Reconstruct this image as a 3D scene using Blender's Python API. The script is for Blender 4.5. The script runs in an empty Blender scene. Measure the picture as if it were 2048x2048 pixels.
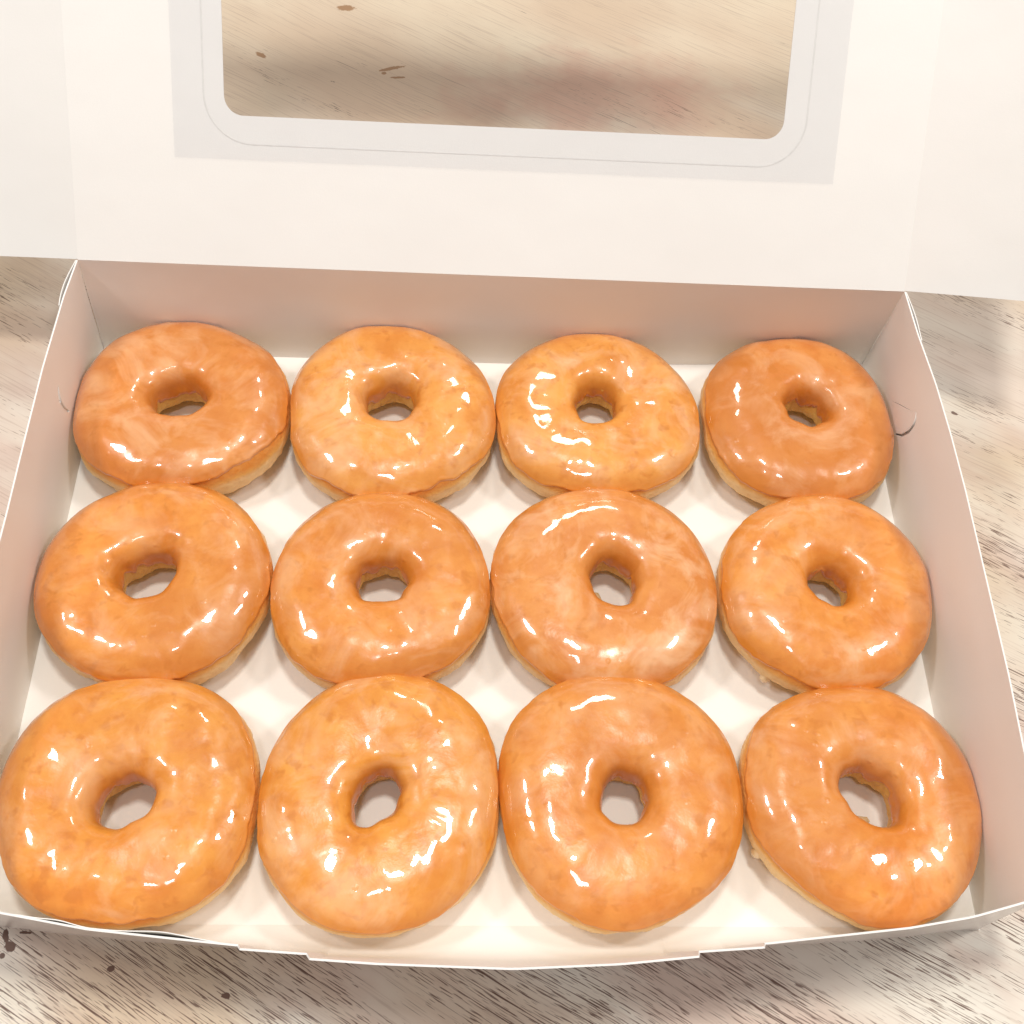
import bpy, bmesh, math
import numpy as np
from mathutils import Vector, noise, Matrix

# ------------------------------------------------------------------ basics
S = bpy.context.scene
COL = S.collection
PI = math.pi
CAM = np.array([-0.0175, -0.0831, 0.4691])
TILT, YAW, ROLL, FPX = 0.5329, -0.1015, 0.1112, 2231.6     # solved from the box corners
H = 0.0666                                                  # wall height
FZ = 0.0009                                                 # top of the box floor

def rx(a): c, s = math.cos(a), math.sin(a); return np.array([[1,0,0],[0,c,-s],[0,s,c]])
def rz(a): c, s = math.cos(a), math.sin(a); return np.array([[c,-s,0],[s,c,0],[0,0,1]])
CM = rz(YAW) @ rx(TILT) @ rz(ROLL)

def tag(o, label=None, cat=None, group=None, kind=None):
    if label: o['label'] = label
    if cat: o['category'] = cat
    if group: o['group'] = group
    if kind: o['kind'] = kind
    return o

def empty(name, loc=(0,0,0)):
    o = bpy.data.objects.new(name, None); COL.objects.link(o); o.location = loc
    o.empty_display_size = 0.02
    return o

def mesh_obj(name, verts, faces, mats, parent=None, smooth=True):
    me = bpy.data.meshes.new(name)
    me.from_pydata([tuple(v) for v in verts], [], faces)
    me.update()
    if smooth:
        me.polygons.foreach_set('use_smooth', [True]*len(me.polygons))
    o = bpy.data.objects.new(name, me); COL.objects.link(o)
    for m in (mats if isinstance(mats, (list, tuple)) else [mats]): me.materials.append(m)
    if parent: o.parent = parent
    return o

def grid_faces(nu, nv, wrap_u=False, flip=False, off=0):
    f = []
    for i in range(nu if wrap_u else nu-1):
        for j in range(nv-1):
            a = i*nv+j; b = ((i+1) % nu)*nv+j
            q = (a+off, b+off, b+1+off, a+1+off)
            f.append(q[::-1] if flip else q)
    return f

def sheet(name, P, mats, parent, thick=0.0007, flip=False, smooth=True):
    """board: P[i][j] is the inner face, thickness goes to the other side"""
    nu, nv = len(P), len(P[0])
    o = mesh_obj(name, [p for row in P for p in row], grid_faces(nu, nv, flip=flip), mats, parent, smooth)
    m = o.modifiers.new('thickness', 'SOLIDIFY'); m.thickness = thick; m.offset = -1
    m.material_offset = 1 if len(mats) > 1 else 0
    m.use_even_offset = False
    bpy.context.view_layer.update(); bake(o)
    return o

def bake(o):
    dg = bpy.context.evaluated_depsgraph_get()
    me = bpy.data.meshes.new_from_object(o.evaluated_get(dg))
    o.modifiers.clear(); o.data = me
    me.set_sharp_from_angle(angle=math.radians(35))

def interp(x, pts):
    xs = [p[0] for p in pts]; ys = [p[1] for p in pts]
    return float(np.interp(x, xs, ys))

def smoothstep(a, b, x):
    t = min(1, max(0, (x-a)/(b-a))); return t*t*(3-2*t)

# ------------------------------------------------------------------ node helpers
class NT:
    def __init__(s, name):
        s.m = bpy.data.materials.new(name); s.m.use_nodes = True
        s.t = s.m.node_tree; s.t.nodes.clear()
        s.out = s.t.nodes.new('ShaderNodeOutputMaterial')
    def n(s, typ, **kw):
        nd = s.t.nodes.new('ShaderNode'+typ)
        for k, v in kw.items():
            if k.startswith('i_'):
                nd.inputs[k[2:].replace('_', ' ')].default_value = v
            else: setattr(nd, k, v)
        return nd
    def l(s, a, b): s.t.links.new(a, b)
    def coord(s, scale=(1,1,1), rot=(0,0,0), loc=(0,0,0), kind='Object'):
        tc = s.n('TexCoord'); mp = s.n('Mapping')
        mp.inputs['Scale'].default_value = scale; mp.inputs['Rotation'].default_value = rot
        mp.inputs['Location'].default_value = loc
        s.l(tc.outputs[kind], mp.inputs['Vector']); return mp.outputs[0]
    def noise(s, vec, scale, detail=2, rough=.5, dist=0):
        nd = s.n('TexNoise'); s.l(vec, nd.inputs['Vector'])
        nd.inputs['Scale'].default_value = scale; nd.inputs['Detail'].default_value = detail
        nd.inputs['Roughness'].default_value = rough; nd.inputs['Distortion'].default_value = dist
        return nd.outputs['Fac']
    def ramp(s, fac, stops, interp='LINEAR'):
        nd = s.n('ValToRGB'); cr = nd.color_ramp; cr.interpolation = interp
        while len(cr.elements) < len(stops): cr.elements.new(.5)
        for e, (p, c) in zip(cr.elements, stops):
            e.position = p; e.color = (c, c, c, 1) if isinstance(c, (int, float)) else (*c, 1)
        s.l(fac, nd.inputs[0]); return nd.outputs[0]
    def mix(s, fac, a, b, blend='MIX'):
        nd = s.n('Mix', data_type='RGBA', blend_type=blend)
        for sock, v in ((nd.inputs[0], fac), (nd.inputs[6], a), (nd.inputs[7], b)):
            if isinstance(v, (int, float)): sock.default_value = v
            elif isinstance(v, tuple): sock.default_value = (*v, 1)
            else: s.l(v, sock)
        return nd.outputs[2]
    def math(s, op, a, b=None, clamp=False):
        nd = s.n('Math', operation=op, use_clamp=clamp)
        for sock, v in zip(nd.inputs, (a, b)):
            if v is None: continue
            if isinstance(v, (int, float)): sock.default_value = v
            else: s.l(v, sock)
        return nd.outputs[0]
    def bump(s, h, strength, dist, normal=None):
        nd = s.n('Bump'); nd.inputs['Strength'].default_value = strength; nd.inputs['Distance'].default_value = dist
        s.l(h, nd.inputs['Height'])
        if normal is not None: s.l(normal, nd.inputs['Normal'])
        return nd.outputs[0]
    def bsdf(s, color=None, normal=None, **kw):
        nd = s.n('BsdfPrincipled')
        if color is not None:
            if isinstance(color, tuple): nd.inputs['Base Color'].default_value = (*color, 1)
            else: s.l(color, nd.inputs['Base Color'])
        if normal is not None: s.l(normal, nd.inputs['Normal'])
        for k, v in kw.items():
            sock = nd.inputs[k.replace('_', ' ')]
            if isinstance(v, (int, float, tuple)): sock.default_value = v
            else: s.l(v, sock)
        s.l(nd.outputs[0], s.out.inputs[0]); return nd

# ------------------------------------------------------------------ materials
def mat_board(name='white_board', col=(.885, .868, .83), gloss=.45, coat=0.0):
    t = NT(name); v = t.coord()
    f = t.noise(v, 1400, 3, .6); g = t.noise(v, 14, 3)
    c = t.mix(t.ramp(g, [(.3, 0.0), (.7, 1.0)]), col, tuple(k*.965 for k in col))
    c = t.mix(t.ramp(f, [(.35, 0.0), (.65, .6)]), c, tuple(k*.97 for k in col))
    nb = t.bump(f, .12, .0003, t.bump(t.noise(v, 22, 2), .18, .004))
    t.bsdf(c, nb, Roughness=gloss, Coat_Weight=coat, Coat_Roughness=.18, Specular_IOR_Level=.35)
    return t.m

def unz(px, py, z):
    d = CM @ np.array([(px-1024)/FPX, -(py-1024)/FPX, -1]); t = (z-CAM[2])/d[2]; return CAM+t*d

def mat_table():
    t = NT('whitewashed_wood')
    an = math.radians(31)
    v = t.coord((1, 1, 1), (0, 0, an))            # x runs along the grain
    wob = t.n('Mapping'); t.l(v, wob.inputs['Vector']); wob.inputs['Scale'].default_value = (7, 7, 1)
    wn = t.n('TexNoise'); t.l(wob.outputs[0], wn.inputs['Vector']); wn.inputs['Scale'].default_value = 1; wn.inputs['Detail'].default_value = 1
    off = t.n('VectorMath', operation='MULTIPLY_ADD'); t.l(wn.outputs['Color'], off.inputs[0])
    off.inputs[1].default_value = (0, .012, 0); t.l(v, off.inputs[2]); gv = off.outputs[0]
    def st(al, ac, loc=(0, 0, 0)):
        mp = t.n('Mapping'); t.l(gv, mp.inputs['Vector'])
        mp.inputs['Scale'].default_value = (al, ac, 1); mp.inputs['Location'].default_value = loc
        return mp.outputs[0]
    tc = t.n('TexCoord'); sep = t.n('SeparateXYZ'); t.l(tc.outputs['Object'], sep.inputs[0])
    big = t.noise(st(6, 15), 1, 3, .55, .4)
    patch = t.noise(st(8, 19, (3, 7, 0)), 1, 4, .6)
    warm = t.noise(st(6, 9, (11, 2, 0)), 1, 3)
    c = t.mix(t.ramp(big, [(.38, 0.0), (.60, 1.0)]), (.85, .80, .70), (.77, .66, .56))
    c = t.mix(t.ramp(patch, [(.46, 0.0), (.60, .85)]), c, (.68, .53, .445))
    c = t.mix(t.ramp(warm, [(.50, 0.0), (.68, .6)]), c, (.66, .50, .31))
    # the far part of the top turns golden tan; a pink reflection is painted into it
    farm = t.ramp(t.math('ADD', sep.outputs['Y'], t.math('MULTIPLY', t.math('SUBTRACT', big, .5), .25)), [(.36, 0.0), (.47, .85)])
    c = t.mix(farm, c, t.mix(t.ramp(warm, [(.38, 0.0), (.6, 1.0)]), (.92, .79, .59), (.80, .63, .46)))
    def blob(p, rx_, ry_, rot, edge0, edge1, wobble, sc):
        mp = t.n('Mapping', vector_type='TEXTURE'); t.l(tc.outputs['Object'], mp.inputs['Vector'])
        mp.inputs['Location'].default_value = (p[0], p[1], 0); mp.inputs['Rotation'].default_value = (0, 0, rot)
        mp.inputs['Scale'].default_value = (rx_, ry_, 1)
        ln_ = t.n('VectorMath', operation='LENGTH'); t.l(mp.outputs[0], ln_.inputs[0])
        d = t.math('ADD', ln_.outputs['Value'], t.math('MULTIPLY', t.math('SUBTRACT', t.noise(tc.outputs['Object'], sc, 3, .6), .5), wobble))
        return t.ramp(d, [(edge0, 1.0), (edge1, 0.0)])
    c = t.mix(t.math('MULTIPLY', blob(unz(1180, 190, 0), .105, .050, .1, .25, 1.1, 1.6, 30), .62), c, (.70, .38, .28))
    # long continuous grain, then pores as short dark dashes, dense in some bands
    streak = t.noise(st(22, 1000), 1, 3, .6)
    c = t.mix(t.ramp(streak, [(.53, 0.0), (.64, .34)]), c, (.44, .32, .245))
    near = t.math('MULTIPLY_ADD', sep.outputs['Y'], -.55); near.node.inputs[2].default_value = .06
    zone = t.math('ADD', t.noise(st(14, 40, (5, 1, 0)), 1, 2), near)
    thr = t.ramp(zone, [(.34, .75), (.58, .595)])
    d1 = t.math('SUBTRACT', t.noise(st(105, 1900), 1, 1, .5, .15), thr)
    m1 = t.math('MULTIPLY', d1, 60, clamp=True)
    thr2 = t.ramp(zone, [(.30, .76), (.66, .615)])
    d2 = t.math('SUBTRACT', t.noise(st(30, 1500, (4, 4, 0)), 1, 1, .5, .15), thr2)
    m2 = t.math('MULTIPLY', d2, 70, clamp=True)
    worn = t.noise(st(48, 85, (8, 9, 0)), 1, 4, .6)
    m3 = t.ramp(worn, [(.725, 0.0), (.74, 1.0)])
    chips = None
    for px, py, a_, b_, ro in ((692, 16, .0050, .0026, 0), (783, 137, .0075, .0013, .35), (768, 146, .0014, .0012, 0), (795, 155, .0042, .0009, .1), (522, 110, .0035, .0016, -.6)):
        k_ = blob(unz(px, py, 0), a_*1.25, b_*1.25, ro, .75, 1.0, 1.2, 420)
        chips = k_ if chips is None else t.math('MAXIMUM', chips, k_)
    c = t.mix(t.math('MULTIPLY', chips, .85), c, (.40, .21, .09))
    for px, py, a_, b_, ro in ((12, 1872, .0010, .0022, .2), (20, 1893, .0018, .0016, 0), (52, 1865, .0020, .0005, 0), (4, 1912, .0009, .0010, 0),
                               (222, 1937, .0013, .0009, .5), (452, 1992, .0017, .0010, -.3), (1908, 826, .0018, .0008, -.5)):
        m3 = t.math('MAXIMUM', m3, blob(unz(px, py, 0), a_*1.25, b_*1.25, ro, .85, 1.0, 1.5, 420))
    pore = t.math('MAXIMUM', t.math('MULTIPLY', m1, .85), m2)
    dark = t.math('MAXIMUM', pore, m3)
    fade = t.ramp(zone, [(.18, .25), (.52, .95)])
    c = t.mix(t.math('MULTIPLY', dark, t.math('MAXIMUM', fade, t.math('MULTIPLY', m3, .85))), c, (.13, .062, .042))
    nb = t.bump(dark, -.25, .0004)
    t.bsdf(c, nb, Roughness=.55, Specular_IOR_Level=.3)
    return t.m

def mat_glaze(name, seed, pale, deep, tint):
    t = NT(name); v = t.coord(loc=(seed*3.1, seed*1.7, seed*.9))
    blotch = t.noise(v, 62, 4, .62)
    c = t.mix(t.ramp(blotch, [(.34, 0.0), (.68, 1.0)]), tint, tuple(k*m for k, m in zip(tint, (.84, .66, .45))))
    c = t.mix(t.ramp(t.noise(v, 20, 2), [(.42, 0.0), (.66, deep)]), c, (.58, .195, .038))
    # spots of darker crust showing through
    spots = t.noise(v, 150, 2.5, .55, .3)
    c = t.mix(t.ramp(spots, [(.56, 0.0), (.70, .7)]), c, (.60, .195, .026))
    # milky sugar film in drifting patches
    veil = t.noise(v, 38, 4, .62, .8)
    c = t.mix(t.ramp(veil, [(.46, 0.0), (.68, pale)]), c, (.90, .57, .33))
    # low on the flanks and in the hole the glaze has run thin over the browner crust
    tcz = t.n('TexCoord'); sz = t.n('SeparateXYZ'); t.l(tcz.outputs['Object'], sz.inputs[0])
    hz = t.math('ADD', sz.outputs['Z'], t.math('MULTIPLY', t.math('SUBTRACT', t.noise(v, 45, 3), .5), .014))
    c = t.mix(t.ramp(t.math('MULTIPLY', hz, 30.0), [(.50, .95), (.86, 0.0)]), c, (.68, .225, .018))
    vor = t.n('TexVoronoi', feature='F1'); t.l(v, vor.inputs['Vector']); vor.inputs['Scale'].default_value = 130
    keep = t.noise(v, 60, 1)
    bub = t.math('MULTIPLY', t.ramp(vor.outputs['Distance'], [(.05, 1.0), (.18, 0.0)]), t.ramp(keep, [(.52, 0.0), (.60, 1.0)]))
    # fine crackle in the dried sugar, only here and there
    cr = t.n('TexVoronoi', feature='DISTANCE_TO_EDGE'); t.l(t.mix(.004, v, t.n('TexNoise').outputs['Color']), cr.inputs['Vector']); cr.inputs['Scale'].default_value = 190
    crk = t.math('MULTIPLY', t.ramp(cr.outputs['Distance'], [(.0, 1.0), (.05, 0.0)]), t.ramp(t.noise(v, 48, 2), [(.56, 0.0), (.64, 1.0)]))
    nb = t.bump(t.noise(v, 80, 1.2, .4, .5), .24, .0018)
    nb = t.bump(t.noise(v, 420, 3, .6), .18, .0005, nb)
    nb = t.bump(bub, .30, .0007, nb)
    nb = t.bump(crk, -.25, .0003, nb)
    dull = t.noise(v, 70, 3, .6, .4)
    cro = t.ramp(dull, [(.42, .03), (.62, .05), (.76, .26)])
    rad = t.math('SQRT', t.math('ADD', t.math('MULTIPLY', sz.outputs['X'], sz.outputs['X']), t.math('MULTIPLY', sz.outputs['Y'], sz.outputs['Y'])))
    cw = t.ramp(t.math('MULTIPLY', rad, 25.0), [(.34, .15), (.48, .85)])
    t.bsdf(c, nb, Roughness=.30, Specular_IOR_Level=.42, Coat_Weight=cw, Coat_Roughness=cro,
           Subsurface_Weight=.06, Subsurface_Radius=(.003, .0018, .0006), Subsurface_Scale=1.0)
    return t.m

def mat_dough():
    t = NT('fried_dough'); v = t.coord()
    g = t.n('NewGeometry'); sp = t.n('SeparateXYZ'); t.l(g.outputs['Position'], sp.inputs[0])
    zz = t.math('ADD', sp.outputs['Z'], t.math('MULTIPLY', t.math('SUBTRACT', t.noise(v, 90, 3), .5), .006))
    f = t.math('MULTIPLY', zz, 40.0)      # 25 mm = 1
    c = t.ramp(f, [(.0, (.80, .34, .04)), (.14, (.86, .44, .08)), (.27, (.93, .66, .33)), (.76, (.94, .68, .35)), (.86, (.85, .45, .12)), (.96, (.74, .27, .05))])
    c = t.mix(t.ramp(t.noise(v, 260, 3, .6), [(.4, 0.0), (.7, .35)]), c, (.76, .44, .15))
    tco = t.n('TexCoord'); so = t.n('SeparateXYZ'); t.l(tco.outputs['Object'], so.inputs[0])
    rad = t.math('SQRT', t.math('ADD', t.math('MULTIPLY', so.outputs['X'], so.outputs['X']), t.math('MULTIPLY', so.outputs['Y'], so.outputs['Y'])))
    c = t.mix(t.ramp(t.math('MULTIPLY', rad, 25.0), [(.42, 1.0), (.62, 0.0)]), c, t.mix(t.noise(v, 330, 3, .6), (.92, .62, .18), (.74, .40, .07)))
    nb = t.bump(t.noise(v, 480, 4, .6), .8, .0008)
    t.bsdf(c, nb, Roughness=.5, Specular_IOR_Level=.25)
    return t.m

def mat_film():
    t = NT('clear_film'); v = t.coord()
    nb = t.bump(t.noise(v, 9, 2), .25, .01)
    tr = t.n('BsdfTransparent'); tr.inputs[0].default_value = (.955, .960, .970, 1)
    gl = t.n('BsdfGlossy'); gl.inputs['Roughness'].default_value = .10; t.l(nb, gl.inputs['Normal'])
    gl.inputs[0].default_value = (1, 1, 1, 1)
    fr = t.n('LayerWeight'); fr.inputs[0].default_value = .5
    fac = t.math('MULTIPLY_ADD', t.math('POWER', fr.outputs['Facing'], 5.0), .9); fac.node.inputs[2].default_value = .035
    mx = t.n('MixShader'); t.l(fac, mx.inputs[0]); t.l(tr.outputs[0], mx.inputs[1]); t.l(gl.outputs[0], mx.inputs[2])
    t.l(mx.outputs[0], t.out.inputs[0]); return t.m

def mat_plain(name, col, rough=.5, **kw):
    t = NT(name); v = t.coord()
    c = t.mix(t.noise(v, 300, 2), col, tuple(k*.85 for k in col))
    t.bsdf(c, None, Roughness=rough, **kw); return t.m

BOARD = mat_board()
OUTER = mat_board('coated_board', (.82, .76, .72), .25, .6)
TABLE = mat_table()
DOUGH = mat_dough()
FILM = mat_film()
GLUE = mat_plain('dry_glue', (.86, .84, .80), .35)
SUGAR = mat_plain('dried_sugar_glaze', (.86, .64, .36), .25, Coat_Weight=.5)

# ------------------------------------------------------------------ table top (the setting)
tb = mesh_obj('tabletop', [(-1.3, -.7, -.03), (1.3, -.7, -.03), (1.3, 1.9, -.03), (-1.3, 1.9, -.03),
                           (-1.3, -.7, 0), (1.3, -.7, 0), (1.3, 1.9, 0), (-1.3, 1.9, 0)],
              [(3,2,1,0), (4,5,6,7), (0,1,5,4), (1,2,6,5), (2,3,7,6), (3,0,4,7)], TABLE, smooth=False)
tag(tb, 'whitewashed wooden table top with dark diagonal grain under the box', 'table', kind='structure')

# ------------------------------------------------------------------ the box
box = empty('bakery_box', (0, .14, 0))
tag(box, 'open white cardboard bakery box with a window in its raised lid', 'box')
def inbox(o):
    o.parent = box; o.matrix_parent_inverse = Matrix.Translation((0, -.14, 0)); return o

BACK = [(-.2010, .2813), (-.1106, .2822), (.0073, .2824), (.0983, .2853), (.2012, .2893)]   # foot of the back wall
FRONT_Y = -.0010
def front_prof(w):
    w = min(1, max(0, w)); return .50*(1-math.exp(-w/.050))+.50*w
LT = [(-.002, -.1975), (.05, -.1985), (.10, -.1990), (.145, -.1989), (.175, -.1993), (.221, -.1996), (.262, -.1985), (.2846, -.1966)]
RT = [(-.002, .1995), (.053, .2018), (.0836, .2031), (.14, .2038), (.171, .2041), (.199, .2037), (.227, .2025), (.256, .1997), (.2826, .1984)]
FT = [(-.1978, -.0010), (-.1676, -.0081), (-.1376, -.0133), (-.1135, -.0157), (-.0875, -.0182), (-.04, -.0213), (.0056, -.0228), (.0418, -.0212),
      (.0700, -.0186), (.0932, -.0171), (.1452, -.0117), (.1688, -.0079), (.1885, -.0029), (.1998, .0004)]
T1 = np.array([-.1966, .2846, H]); T2 = np.array([.1984, .2826, H])

# bottom panel
NX, NY = 60, 44
def backy(x): return interp(x, BACK)
P = []
for i in range(NX+1):
    u = i/NX; row = []
    for j in range(NY+1):
        w = j/NY
        x = -.2004+.4014*u
        y = FRONT_Y+(backy(x)-FRONT_Y)*w
        z = FZ + .0004*noise.noise(Vector((x*9, y*9, 1)))*math.sin(PI*u)*math.sin(PI*w)
        row.append((x, y, z))
    P.append(row)
inbox(sheet('bottom_panel', P, [BOARD], None, .0006))

# back wall: hinge line above, foot below
P = []
for i in range(61):
    u = i/60; row = []
    top = T1+(T2-T1)*u
    xb = -.2000+.4005*u
    for j in range(13):
        w = j/12
        x = xb+(top[0]-xb)*w; y = backy(xb)+(top[1]-backy(xb))*w
        y += .0006*noise.noise(Vector((x*14, w*2, 5)))*math.sin(PI*w)
        row.append((x, y, FZ+.0001+(H-FZ-.0001)*w + (.0004*noise.noise(Vector((x*30, 0, 3))) if j == 12 else 0)))
    P.append(row)
inbox(sheet('back_wall', P, [BOARD, OUTER], None, .0007, flip=False))

def side_wall(sg, TT, yb0, yb1, yt0, yt1):
    P = []
    for i in range(81):
        u = i/80; row = []
        for j in range(15):
            w = j/14
            y = (yb0+(yb1-yb0)*u)*(1-w)+(yt0+(yt1-yt0)*u)*w
            xt = interp(yt0+(yt1-yt0)*u, TT); xb = sg*.2002
            e = w**1.4
            x = xb+(xt-xb)*e + .0005*noise.noise(Vector((y*16, w*2, sg*7)))*math.sin(PI*w)
            row.append((x, y, FZ+.0001+(H-FZ-.0001)*w))
        P.append(row)
    return sheet('side_wall', P, [BOARD, OUTER], None, .0007, flip=(sg > 0))

def unproj_x(px, py, X):
    d = CM @ np.array([(px-1024)/FPX, -(py-1024)/FPX, -1]); t = (X-CAM[0])/d[0]
    p = CAM+t*d; return (p[1], p[2])

def crescent(sg, pts, X, wid):
    """prism through the wall along a curved slit"""
    q = [np.array(unproj_x(a, b, X)) for a, b in pts]
    n = len(q); L, Rr = [], []
    for i, p in enumerate(q):
        d = q[min(n-1, i+1)]-q[max(0, i-1)]; d /= np.linalg.norm(d); nn = np.array([-d[1], d[0]])
        w = wid*(math.sin(PI*(i+.35)/(n-.3))**.7)/2
        L.append(p+nn*w); Rr.append(p-nn*w)
    ring = L+Rr[::-1]; m = len(ring)
    V = [(X-.004, a[0], a[1]) for a in ring]+[(X+.004, a[0], a[1]) for a in ring]
    bm = bmesh.new(); vs = [bm.verts.new(v) for v in V]
    for i in range(n-1):
        a, b, c_, d_ = i, i+1, m-2-i, m-1-i
        bm.faces.new([vs[k] for k in (a, b, c_, d_)]); bm.faces.new([vs[k+m] for k in (d_, c_, b, a)])
    for i in range(m):
        j = (i+1) % m; bm.faces.new([vs[j], vs[i], vs[i+m], vs[j+m]])
    bmesh.ops.recalc_face_normals(bm, faces=bm.faces)
    me = bpy.data.meshes.new('cut'); bm.to_mesh(me); bm.free()
    o = bpy.data.objects.new('cut', me); COL.objects.link(o); return o

lw = side_wall(-1, LT, .0006, .2811, -.0006, .2843)
rw = side_wall(1, RT, .0006, .2890, .0008, .2824)
cuts = [(lw, crescent(-1, [(117, 771), (118, 785), (120.5, 797), (125, 809), (131, 818), (140, 823)], -.1996, .0026)),
        (rw, crescent(1, [(1838.5, 823), (1838, 836), (1834, 850), (1825, 863.5), (1812, 871), (1799, 868)], .2030, .0019)),
        (rw, crescent(1, [(1796, 803), (1808, 809), (1820, 816), (1832, 823)], .2030, .00035))]
for w_, c_ in cuts:
    b = w_.modifiers.new('slit', 'BOOLEAN'); b.object = c_; b.operation = 'DIFFERENCE'; b.solver = 'EXACT'
bpy.context.view_layer.update()
bake(lw); bake(rw)
for c_ in {c for _, c in cuts}: bpy.data.objects.remove(c_)
inbox(lw); inbox(rw)

# glued corner flaps: a second layer on the outside of each side wall
def corner_flap(sg, TT, y0, y1, gap):
    P = []
    for i in range(25):
        u = i/24; y = y1+(y0-y1)*u; row = []
        for j in range(8):
            w = j/7
            xt = interp(y, TT); xb = sg*.2002
            x = xb+(xt-xb)*(w**1.4)+sg*(.0009+gap*math.sin(PI*min(1, u*3.2))**1.2*(0 if u > .3125 else 1)*w + .0004*u)
            row.append((x, y, FZ+(H-FZ-.0003)*w-(0 if u < .3 else .028*smoothstep(.3, .36, u))*w))
        P.append(row)
    o = sheet('corner_flap', P, [BOARD, OUTER], None, .0004, flip=(sg < 0))
    inbox(o)
corner_flap(-1, LT, .190, .2846, .0013)
corner_flap(1, RT, .180, .2826, .0009)

# front wall: bows outwards, raised tab in the middle
def front_wall():
    xs = sorted(set([round(-.1996+.3994*i/110, 5) for i in range(111)] + [-.0868, -.0855, -.0632, -.0618, .0684, .0692, .0920, .0930]))
    P = []
    for x in xs:
        row = []
        yt = interp(x, FT)
        zt = H
        if -.0862 < x < .0925: zt = H+.0030; yt -= .0016
        if -.0625 < x < .0688: zt = H+.0058; yt -= .0019
        xb = x*1.001
        for j in range(27):
            w = (j/26)**1.9
            z = FZ+.00012+(zt-FZ-.00012)*w
            y = FRONT_Y+.0006+(yt-FRONT_Y-.0006)*front_prof(w)+.0005*noise.noise(Vector((x*13, w*2, 9)))*math.sin(PI*w)
            row.append((xb+(x-xb)*w, y, z))
        P.append(row)
    return sheet('front_wall', P, [BOARD, OUTER], None, .0007, flip=True)
inbox(front_wall())

# inner layer of the front wall, its upper edge curling inwards in two places
P = []
for i in range(73):
    x = -.170+.082*i/72; row = []
    bul = .0007*math.exp(-((x+.1480)/.0060)**2) + .0013*math.exp(-((x+.1130)/.0110)**2)
    for j in range(11):
        w = j/10
        ww = .45+.545*w
        y = FRONT_Y+(interp(x, FT)-FRONT_Y)*front_prof(ww)+.00025+bul*w*w
        row.append((x, y, FZ+(H-FZ)*ww-.0003-.05*bul*w-.004*(1-smoothstep(0, .12, min(i, 72-i)/72))*w))
    P.append(row)
inbox(sheet('inner_flap', P, [BOARD], None, .0003, flip=True))

# lid: leans back from the hinge
LA = math.radians(43.5)
hx = (T2-T1)/np.linalg.norm(T2-T1); LW = float(np.linalg.norm(T2-T1))
bk = np.array([-hx[1], hx[0], 0]); up = bk*math.sin(LA)+np.array([0, 0, 1])*math.cos(LA); ln = np.cross(hx, up)
LD = .286
def lp(a, s, n=0.0): return T1+hx*a+up*s+ln*n
def rrect(a0, a1, s0, s1, r, nseg=10):
    pts = []
    for cx, cy, st in ((a1-r, s0+r, -PI/2), (a1-r, s1-r, 0), (a0+r, s1-r, PI/2), (a0+r, s0+r, PI)):
        for k in range(nseg+1):
            an = st+PI/2*k/nseg; pts.append((cx+r*math.cos(an), cy+r*math.sin(an)))
    return pts
WIN = (.0700, .3275, .0672, .2180)
def lid_panel():
    # hole ring and matching outer ring joined by quads, 5 steps
    ns = 10; hole = rrect(*WIN, .0085, ns)
    cor = [(LW, 0), (LW, LD), (0, LD), (0, 0)]
    V = []; F = []; n = len(hole)
    outer = []
    for q in range(4):
        for k in range(ns+1): outer.append(cor[q])
    # spread the duplicated corner points a little along the edges so that no face collapses
    out2 = []
    for q in range(4):
        pc = cor[q-1]; cc = cor[q]; nc = cor[(q+1) % 4]
        for k in range(ns+1):
            s = (k-ns/2)/(ns/2)
            o = pc if s < 0 else nc
            f = abs(s)*.22
            out2.append((cc[0]+(o[0]-cc[0])*f, cc[1]+(o[1]-cc[1])*f))
    st = 6
    for j in range(st+1):
        w = j/st
        for h_, o_ in zip(hole, out2):
            V.append(lp(h_[0]+(o_[0]-h_[0])*w, h_[1]+(o_[1]-h_[1])*w))
    for j in range(st):
        for i in range(n):
            k = (i+1) % n
            F.append((j*n+i, j*n+n+i, j*n+n+k, j*n+k))
    o = mesh_obj('lid', V, F, [BOARD, OUTER], None, False)
    m = o.modifiers.new('thickness', 'SOLIDIFY'); m.thickness = .0005; m.offset = -1; m.material_offset = 1
    return o
lid = lid_panel(); inbox(lid)
bpy.context.view_layer.update()
def inlid(o):
    o.parent = lid; o.matrix_parent_inverse = lid.matrix_world.inverted(); return o
# clear film glued over the inside of the window
fp = [lp(a, s, .0009) for a, s in ((.0470, .0479), (.3535, .0484), (.3535, .238), (.0470, .238))]
NXF = 30; P = []
for i in range(NXF+1):
    row = []
    for j in range(NXF+1):
        u, w = i/NXF, j/NXF
        p = fp[0]*(1-u)*(1-w)+fp[1]*u*(1-w)+fp[2]*u*w+fp[3]*(1-u)*w
        row.append(p+ln*.0004*noise.noise(Vector((u*6, w*5, 2)))*math.sin(PI*u)*math.sin(PI*w))
    P.append(row)
film = inlid(mesh_obj('window_film', [p for r in P for p in r], grid_faces(NXF+1, NXF+1), FILM, None))
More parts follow.
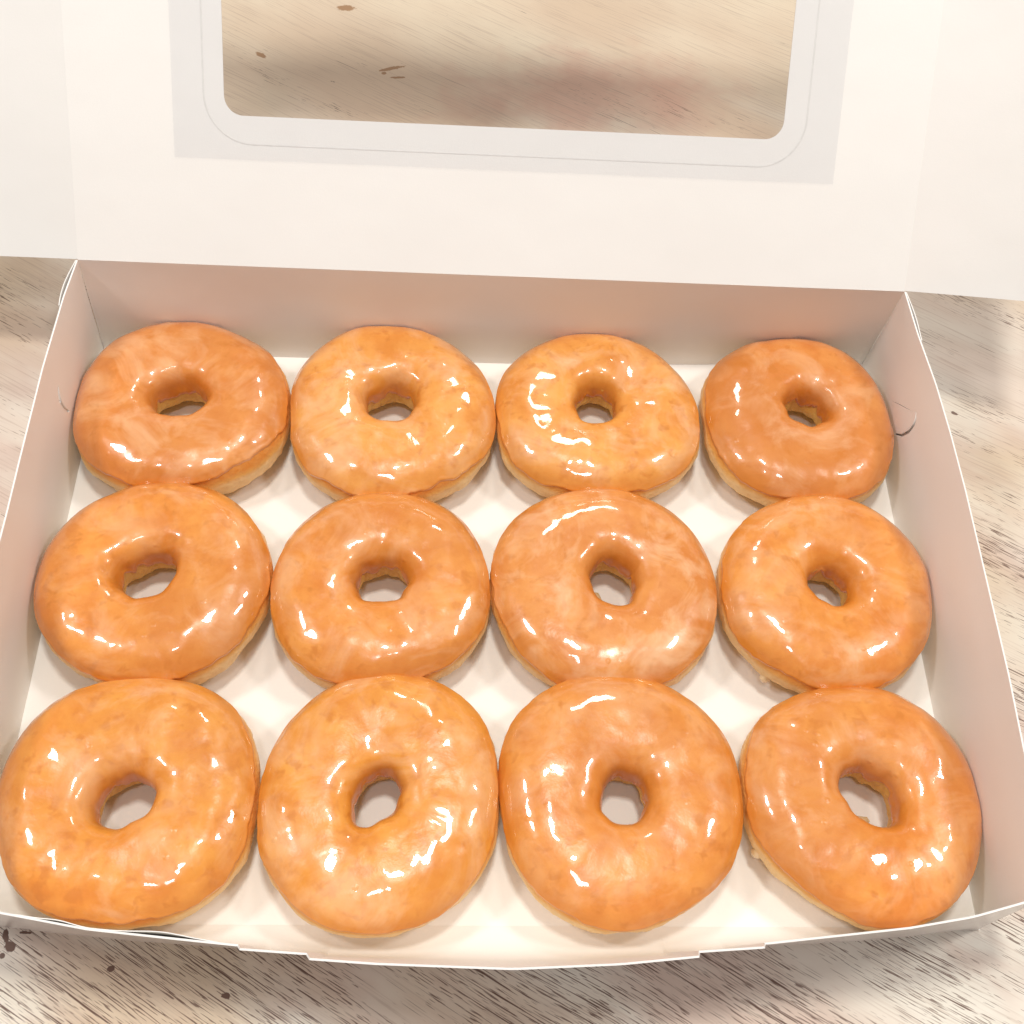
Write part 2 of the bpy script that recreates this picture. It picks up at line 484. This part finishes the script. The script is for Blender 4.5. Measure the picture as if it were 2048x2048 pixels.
# line of dry glue under the film, following the window
def band(a0, a1, s0, s1, r, w, n0, n1):
    A = rrect(a0, a1, s0, s1, r, 14); B = rrect(a0+w, a1-w, s0+w, s1-w, r-w, 14)
    n = len(A); V = [lp(*p, n0) for p in A]+[lp((p[0]+q[0])/2, (p[1]+q[1])/2, n1) for p, q in zip(A, B)]+[lp(*p, n0) for p in B]
    F = []
    for i in range(n):
        k = (i+1) % n
        F += [(i, k, k+n, i+n), (i+n, k+n, k+2*n, i+2*n)]
    return V, F
V, F = band(.0605, .3385, .0545, .231, .022, .0008, .00005, .00012)
inlid(mesh_obj('glue_line', V, F, GLUE, None))
# side flaps of the lid
def lid_flap(sg, ang, cut, wid):
    base = 0 if sg < 0 else LW
    d = math.radians(ang); v = sg*hx*math.cos(d)+ln*math.sin(d)
    P = []
    for i in range(15):
        u = i/14; row = []
        curl = .004*u*u
        for j in range(31):
            w = j/30
            s0 = .0003-cut*wid*u; s1 = LD-.002-.010*u
            p = lp(base, s0+(s1-s0)*w)+v*(wid*u)+np.cross(up, v)*0+ln*curl
            row.append(p)
        P.append(row)
    o = sheet('side_flap', P, [BOARD, OUTER], None, .0007, flip=(sg < 0))
    return inlid(o)
lid_flap(-1, -13, 0.012, .066)
lid_flap(1, 22, .018, .066)
# ------------------------------------------------------------------ camera
cd = bpy.data.cameras.new('camera'); co = bpy.data.objects.new('camera', cd); COL.objects.link(co)
Mx = Matrix([[*CM[0], CAM[0]], [*CM[1], CAM[1]], [*CM[2], CAM[2]], [0, 0, 0, 1]])
co.matrix_world = Mx
cd.sensor_width = 36; cd.lens = 36*FPX/2048; cd.clip_start = .01; cd.clip_end = 50
S.camera = co
DON=[
(-0.1508, 0.2348, 12.4, 11.9, 15, [52.4, 52.5, 53.4, 52.5, 50.5, 50.2, 48.1, 50.0, 49.9, 50.4, 51.0, 51.6, 52.6, 52.6, 50.9, 50.1, 48.9, 49.7, 51.6, 52.3, 52.6, 51.9, 51.2, 50.4, 49.5, 48.9, 49.5, 51.5, 54.0, 55.1, 55.3, 53.7]),
(-0.0498, 0.2367, 11.3, 11.9, 5, [51.7, 51.6, 50.5, 49.7, 48.3, 48.9, 49.1, 49.1, 49.8, 51.5, 52.3, 51.6, 50.3, 51.0, 51.3, 50.0, 48.8, 48.0, 51.4, 53.6, 54.2, 54.5, 55.4, 55.0, 54.4, 54.3, 54.4, 54.4, 54.3, 54.4, 54.3, 52.4]),
(0.0506, 0.2391, 9.6, 11.5, 0, [51.8, 50.9, 48.8, 48.8, 48.0, 48.3, 47.5, 46.9, 46.7, 46.3, 47.6, 46.6, 48.4, 48.2, 51.2, 50.7, 48.4, 49.8, 52.6, 54.4, 53.9, 53.0, 52.7, 51.5, 51.1, 51.8, 53.1, 54.2, 53.7, 56.8, 55.4, 53.6]),
(0.1554, 0.2399, 10.8, 11.9, -25, [42.7, 43.0, 43.2, 44.9, 46.1, 47.1, 47.3, 47.3, 46.6, 46.7, 47.8, 49.1, 50.2, 51.3, 53.3, 52.6, 49.0, 51.5, 53.9, 55.4, 55.8, 56.1, 55.2, 53.5, 52.5, 52.2, 52.2, 53.1, 51.9, 48.9, 46.1, 44.7]),
(-0.1509, 0.1404, 12.3, 10.3, 25, [53.7, 54.5, 54.1, 52.5, 51.8, 52.5, 51.8, 49.6, 49.9, 49.4, 48.9, 48.7, 49.0, 49.2, 49.1, 48.2, 48.5, 49.1, 49.4, 49.8, 49.9, 48.3, 49.3, 49.6, 49.9, 50.7, 52.4, 53.7, 53.6, 53.3, 53.4, 53.8]),
(-0.0489, 0.14, 11.1, 10.0, 0, [48.4, 48.5, 48.6, 48.6, 48.7, 49.0, 48.8, 48.1, 47.7, 47.6, 48.1, 48.6, 48.5, 48.5, 48.6, 48.9, 49.1, 49.9, 50.9, 51.6, 52.2, 52.2, 51.6, 49.5, 48.5, 48.6, 49.4, 49.9, 50.2, 51.0, 50.8, 49.4]),
(0.054, 0.1429, 9.4, 12.7, -20, [47.1, 47.6, 47.4, 47.9, 48.3, 48.5, 48.9, 49.8, 49.8, 50.5, 51.3, 52.1, 54.5, 55.5, 55.8, 55.8, 55.3, 55.3, 55.8, 55.9, 55.6, 55.4, 54.6, 53.7, 53.1, 52.8, 52.6, 52.4, 51.8, 50.8, 49.9, 48.8]),
(0.153, 0.1431, 6.6, 11.8, -35, [48.1, 48.7, 49.0, 49.6, 50.2, 50.2, 49.9, 49.7, 49.4, 48.8, 48.6, 48.7, 49.5, 50.6, 50.1, 50.2, 50.9, 50.7, 51.6, 52.4, 52.4, 52.4, 52.6, 52.6, 52.2, 51.7, 51.1, 50.1, 49.3, 49.0, 48.6, 46.7]),
(-0.1445, 0.0414, 10.9, 11.1, 30, [51.0, 51.9, 53.8, 55.6, 56.3, 56.0, 54.6, 53.2, 52.7, 53.6, 54.5, 55.2, 55.2, 54.4, 53.3, 52.0, 50.2, 49.4, 49.7, 49.7, 49.6, 49.2, 47.9, 46.9, 47.0, 47.9, 49.2, 50.4, 52.0, 53.6, 53.5, 52.0]),
(-0.0459, 0.0439, 8.6, 11.6, 50, [49.1, 49.7, 52.6, 55.1, 55.7, 56.3, 56.1, 55.6, 55.1, 54.7, 53.2, 51.4, 49.6, 48.9, 48.9, 47.7, 47.1, 48.2, 50.0, 50.2, 50.7, 52.4, 53.5, 52.4, 51.8, 52.3, 52.3, 51.7, 51.9, 51.8, 51.2, 50.1]),
(0.0537, 0.0447, 8.2, 11.6, 30, [48.7, 49.9, 52.1, 53.3, 53.6, 53.5, 54.1, 55.2, 56.1, 56.8, 56.5, 56.4, 57.1, 57.2, 54.5, 51.2, 50.2, 49.9, 50.6, 51.9, 52.4, 52.1, 52.7, 52.1, 50.9, 50.2, 48.8, 48.4, 49.0, 50.4, 50.5, 49.3]),
(0.1551, 0.0464, 10.8, 12.4, -40, [47.2, 47.4, 48.0, 48.7, 49.6, 49.8, 50.0, 49.6, 49.3, 49.5, 49.2, 52.0, 54.0, 54.7, 54.3, 52.9, 52.0, 53.0, 52.8, 50.6, 49.3, 48.4, 49.0, 51.3, 52.1, 51.9, 51.7, 50.6, 50.3, 47.0, 47.5, 47.0])]
LAMPS = [
 ((.02, .28, 1.50), (0, .14, 0), .18, 10.0, (1, .975, .90)),
 ((-.78, .20, 1.15), (0, .14, 0), .18, 5.0, (1, .955, .93)),
 ((.80, .22, 1.12), (0, .14, 0), .18, 5.2, (1, .94, .89)),
 ((-.12, -.30, 1.45), (0, .14, 0), .17, 3.1, (1, .965, .98)),
 ((.10, 1.15, 1.35), (0, .14, 0), .18, 3.0, (1, .95, .88)),
]
WORLD = ((1.0, .945, .94), .32)
EXPO = -0.14
# label, milky veil, browner patches, lumpiness, base tint, hole half axes (mm) and angle, funnel
OR = (.80, .325, .066); GO = (.84, .385, .088); RO = (.77, .315, .080); YE = (.82, .355, .064)
LABEL = [
 ('glazed ring donut in the back left corner, thick pale dough bulging below its glaze', .45, .5, .9, RO, 12.8, 10.3, 15, 0),
 ('glossy light orange glazed donut, second from left in the row by the lid', .50, .15, 1.0, GO, 11.8, 11.0, 10, 0),
 ('light orange glazed donut with a teardrop shaped hole, third in the row by the lid', .55, .12, .75, GO, 11.5, 9.8, 90, .08),
 ('dark tan glazed donut in the back right corner beside the tab slit', .35, .8, .8, RO, 10.6, 9.2, -35, 0),
 ('shiny glazed donut with a wide slanting hole against the left side wall, middle row', .35, .50, 1.1, OR, 13.0, 10.0, 28, 0),
 ('glazed donut with a half moon hole, second from left in the middle row', .40, .45, .95, OR, 11.4, 10.0, 0, .08),
 ('pale smooth glazed donut with a small hole, third from left in the middle row', .65, .20, .55, RO, 12.0, 10.0, 110, 0),
 ('glazed donut with a funnel hole and a drip of icing, by the right side wall', .40, .25, .7, OR, 10.2, 8.8, -50, .22),
 ('lumpy streaked glazed donut in the front left corner of the box', .40, .25, 1.15, YE, 12.0, 10.0, 35, 0),
 ('very shiny glazed donut with a narrow upright hole, second from left in the front row', .45, .20, .95, YE, 12.2, 8.4, 62, 0),
 ('smooth even orange glazed donut with a round hole, third from left in the front row', .30, .25, .5, OR, 11.2, 9.2, 80, .05),
 ('glazed donut with flakes of sugar seen through its hole, front right corner', .40, .40, 1.0, OR, 13.0, 10.6, -45, .05),
]
HGT = [.0330, .0325, .0320, .0320, .0330, .0325, .0320, .0325, .0330, .0325, .0325, .0325]

def per(v, th):
    """periodic cubic-ish interpolation of the outline samples"""
    K = len(v); f = (th/(2*PI)*K) % K; i = int(f); t = f-i
    p0, p1, p2, p3 = v[i-1], v[i % K], v[(i+1) % K], v[(i+2) % K]
    return p1+.5*t*(p2-p0+t*(2*p0-5*p1+4*p2-p3+t*(3*(p1-p2)+p3-p0)))

def pw(v, p): return math.copysign(abs(v)**p, v)

ZM = .0170
LOW = ((0, .0170), (-.0001, .0150), (-.0006, .0125), (-.0018, .0100), (-.0040, .0074), (-.0072, .0048), (-.0112, .0024), (-.0155, .0006), (-.0200, 0), (-.0235, 0))
LR = [p[0]/.0235 for p in LOW]; LZ = [p[1] for p in LOW]; LU = [i/9 for i in range(10)]
INN = ((0, .0170), (.0001, .0138), (.0002, .0108), (.0008, .0085), (.0024, .0066), (.0055, .0046), (.0095, .0026), (.0140, .0008), (.0190, 0), (.0235, 0))
IR = [p[0]/.0235 for p in INN]; IZ = [p[1] for p in INN]
def sect(R, rin, h, ph, t=0.0, fn=.42):
    c, s = math.cos(ph), math.sin(ph)
    rc, a = (R+rin)/2, (R-rin)/2
    if s >= 0:
        r = rc+a*pw(c, .88 if c > 0 else fn); z = ZM+(h-ZM)*pw(s, .92 if c > 0 else .72)
    elif c > 0:
        u = math.atan2(-s, c)/(PI/2)
        r = R+a*float(np.interp(u, LU, LR)); z = float(np.interp(u, LU, LZ))
    else:
        u = math.atan2(-s, -c)/(PI/2)
        r = rin+a*float(np.interp(u, LU, IR)); z = float(np.interp(u, LU, IZ))
    return r+t*c, z+t*s

def inside(x, y, z, m):
    # keep a donut within the cardboard it is squeezed against
    w = min(1, max(0, (z-FZ)/(H-FZ)))
    yf = FRONT_Y+(interp(x, FT)-FRONT_Y)*front_prof(w)+m
    yb = backy(x)+(.2836-backy(x))*w-m
    xl = -.2002+(interp(y, LT)+.2002)*w**1.4+m; xr = .2002+(interp(y, RT)-.2002)*w**1.4-m
    return min(max(x, xl), xr), min(max(y, yf), yb)

def make_donut(k):
    cx, cy, _, _, _, Rl = DON[k]; h = HGT[k]
    label, pale, deep, lump, tint, A0, B0, ang, fun = LABEL[k]
    A0 *= 1e-3; B0 *= 1e-3; ang = math.radians(ang)
    Rl = np.array(Rl)*1e-3
    for _ in range(2): Rl = .5*Rl+.25*(np.roll(Rl, 1)+np.roll(Rl, -1))
    root = empty('glazed_donut', (cx, cy, FZ+.0003))
    tag(root, label, 'donut', 'glazed donuts in the box')
    sd = k*13.7
    def rin(th):
        t = th-ang
        e = A0*B0/math.sqrt((B0*math.cos(t))**2+(A0*math.sin(t))**2)
        return e*(1+.13*noise.noise(Vector((math.cos(th)*1.7+sd, math.sin(th)*1.7, 4))))
    def fnl(th): return .44+fun+.16*noise.noise(Vector((math.cos(th)*1.2+sd, math.sin(th)*1.2, 14)))
    def hh(th): return h*(1+.035*noise.noise(Vector((math.cos(th)*.9+sd, math.sin(th)*.9, 8))))
    def lumps(x, y, z, amp):
        v = Vector((x*70+sd, y*70, z*70)); w = Vector((x*210+sd, y*210, z*210))
        return amp*(.00055*noise.noise(v)+.00014*noise.noise(w)+.00030*noise.noise(Vector((x*120, y*120+sd, z*120))))
    # dough: the whole ring
    NU, NV = 180, 56
    V = []
    for i in range(NU):
        th = 2*PI*i/NU; R = per(Rl, th); ri = rin(th); hz = hh(th); ff = fnl(th)
        ct, st = math.cos(th), math.sin(th)
        for j in range(NV):
            ph = 2*PI*j/NV
            r, z = sect(R-.0006, ri+.0003, hz-.0008, ph, 0, ff)
            x, y = r*ct, r*st
            d = lumps(x, y, z, .5)
            s_, c_ = math.sin(ph), math.cos(ph)
            if s_ < .25 and c_ < 0:                        # ragged crumb in the throat
                d += .0009*noise.noise(Vector((x*260+sd, y*260, z*200)))
            elif s_ < .1:
                d += .0009*noise.noise(Vector((x*95+sd, y*95, z*40)))+.00055*noise.noise(Vector((x*330+sd, y*330, z*330)))
            z2 = max(.0, z+d*s_)
            wx, wy = inside(cx+x+d*c_*ct, cy+y+d*c_*st, z2, .0012)
            V.append((wx-cx, wy-cy, z2))
    F = [(i*NV+j, ((i+1) % NU)*NV+j, ((i+1) % NU)*NV+(j+1) % NV, i*NV+(j+1) % NV) for i in range(NU) for j in range(NV)]
    mesh_obj('dough', V, F, DOUGH, root)
    # glaze: shell over the top, ragged lower edges, thins out to nothing
    NU, NV = 288, 76
    V = []
    for i in range(NU):
        th = 2*PI*i/NU; R = per(Rl, th); ri = rin(th); hz = hh(th); ff = fnl(th)
        ct, st = math.cos(th), math.sin(th)
        e0 = .26+.26*noise.noise(Vector((ct*1.6+sd, st*1.6, 2)))+.10*noise.noise(Vector((ct*6+sd, st*6, 3)))+.05*noise.noise(Vector((ct*16+sd, st*16, 3)))
        if k == 0:
            dth = (th-math.radians(-40)+PI) % (2*PI)-PI
            e0 += .30*math.exp(-(dth/.5)**2)
        e1 = PI+.10+.30*noise.noise(Vector((ct*2+sd, st*2, 5)))+.06*noise.noise(Vector((ct*6+sd, st*6, 6)))
        for j in range(NV):
            u = j/(NV-1)
            ph = e0+(e1-e0)*u
            ed = min(u, 1-u)
            t = -.0003+.0009*smoothstep(0, .035, ed)+.0003*math.exp(-((ed-.045)/.02)**2)
            r, z = sect(R-.0006, ri+.0003, hz-.0008, ph, t, ff)
            x, y = r*ct, r*st
            d = lumps(x, y, z, .5)+lumps(x+.5, y, z, .9*lump)*smoothstep(0, .12, ed)
            c_, s_ = math.cos(ph), math.sin(ph)
            wx, wy = inside(cx+x+d*c_*ct, cy+y+d*c_*st, z+d*s_, .0006)
            V.append((wx-cx, wy-cy, z+d*s_))
    F = grid_faces(NU, NV, True, False)
    g = mesh_obj('glaze', V, F, mat_glaze('sugar_glaze_%d' % (k+1), k+1, pale, deep, tint), root)
    if k in (7, 11):
        a = math.radians(232 if k == 7 else 203)
        R = per(Rl, a)
        bm = bmesh.new(); bmesh.ops.create_uvsphere(bm, u_segments=24, v_segments=18, radius=.0027)
        for v in bm.verts:
            zz = v.co.z/.0027
            f = 1-.30*max(0, zz)                          # hanging drop, narrower at the top
            v.co = Vector((v.co.x*f, v.co.y*f, v.co.z*1.7))+Vector(((R-.0024)*math.cos(a), (R-.0024)*math.sin(a), .0110))
        me = bpy.data.meshes.new('glaze_drip'); bm.to_mesh(me); bm.free()
        me.polygons.foreach_set('use_smooth', [True]*len(me.polygons)); me.materials.append(SUGAR)
        o = bpy.data.objects.new('glaze_drip', me); COL.objects.link(o); o.parent = g
    return root

for k in range(12): make_donut(k)

# flakes of dried glaze on the floor inside the last donut's hole
def flake(cx, cy, a, b, rot, label):
    n = 18; V = []; 
    ring = []
    for i in range(n):
        t = 2*PI*i/n; r = 1+.35*noise.noise(Vector((math.cos(t)*2+cx*99, math.sin(t)*2, 1)))
        x, y = a*r*math.cos(t), b*r*math.sin(t)
        ring.append((x*math.cos(rot)-y*math.sin(rot), x*math.sin(rot)+y*math.cos(rot)))
    V = [(x, y, 0) for x, y in ring]+[(x*.9, y*.9, .0006) for x, y in ring]+[(0, 0, .0008)]
    F = [(i, (i+1) % n, n+(i+1) % n, n+i) for i in range(n)]+[(n+i, n+(i+1) % n, 2*n) for i in range(n)]+[tuple(range(n))[::-1]]
    o = mesh_obj('glaze_flake', V, F, SUGAR); o.location = (cx, cy, FZ+.0004)
    tag(o, label, 'glaze flake'); return o
p = unz(1448+.3106*875, 1350+.3106*940, FZ)
flake(p[0], p[1], .0040, .0019, .1, 'larger pale flake of dried glaze on the box floor inside the front right hole')
p = unz(1448+.3106*815, 1350+.3106*922, FZ)
flake(p[0], p[1], .0020, .0014, .5, 'tiny flake of dried glaze left of the larger flake in the front right hole')
p = unz(960+.2536*915, 960+.2536*930, FZ)
flake(p[0], p[1], .0022, .0030, .3, 'pale crumb of glaze under the hole of the pale smooth middle row donut')

# ------------------------------------------------------------------ light: ceiling lamps above the table and a dim room
def lamp(loc, target, size, power, col):
    d = bpy.data.lights.new('ceiling_lamp', 'AREA'); d.shape = 'DISK'; d.size = size; d.energy = power; d.color = col
    o = bpy.data.objects.new('ceiling_lamp', d); COL.objects.link(o); o.location = loc
    o.rotation_euler = (Vector(target)-Vector(loc)).to_track_quat('-Z', 'Y').to_euler()
    return o
for L in LAMPS: lamp(*L)
w = bpy.data.worlds.new('World'); S.world = w; w.use_nodes = True
bg = w.node_tree.nodes['Background']; bg.inputs[0].default_value = (*WORLD[0], 1); bg.inputs[1].default_value = WORLD[1]

S.render.engine = 'CYCLES'
S.cycles.max_bounces = 10; S.cycles.diffuse_bounces = 6; S.cycles.transparent_max_bounces = 12
S.view_settings.view_transform = 'Standard'; S.view_settings.look = 'None'
S.view_settings.exposure = EXPO; S.view_settings.gamma = 1; S.view_settings.use_curve_mapping = False
S.render.resolution_x = 1024; S.render.resolution_y = 1024
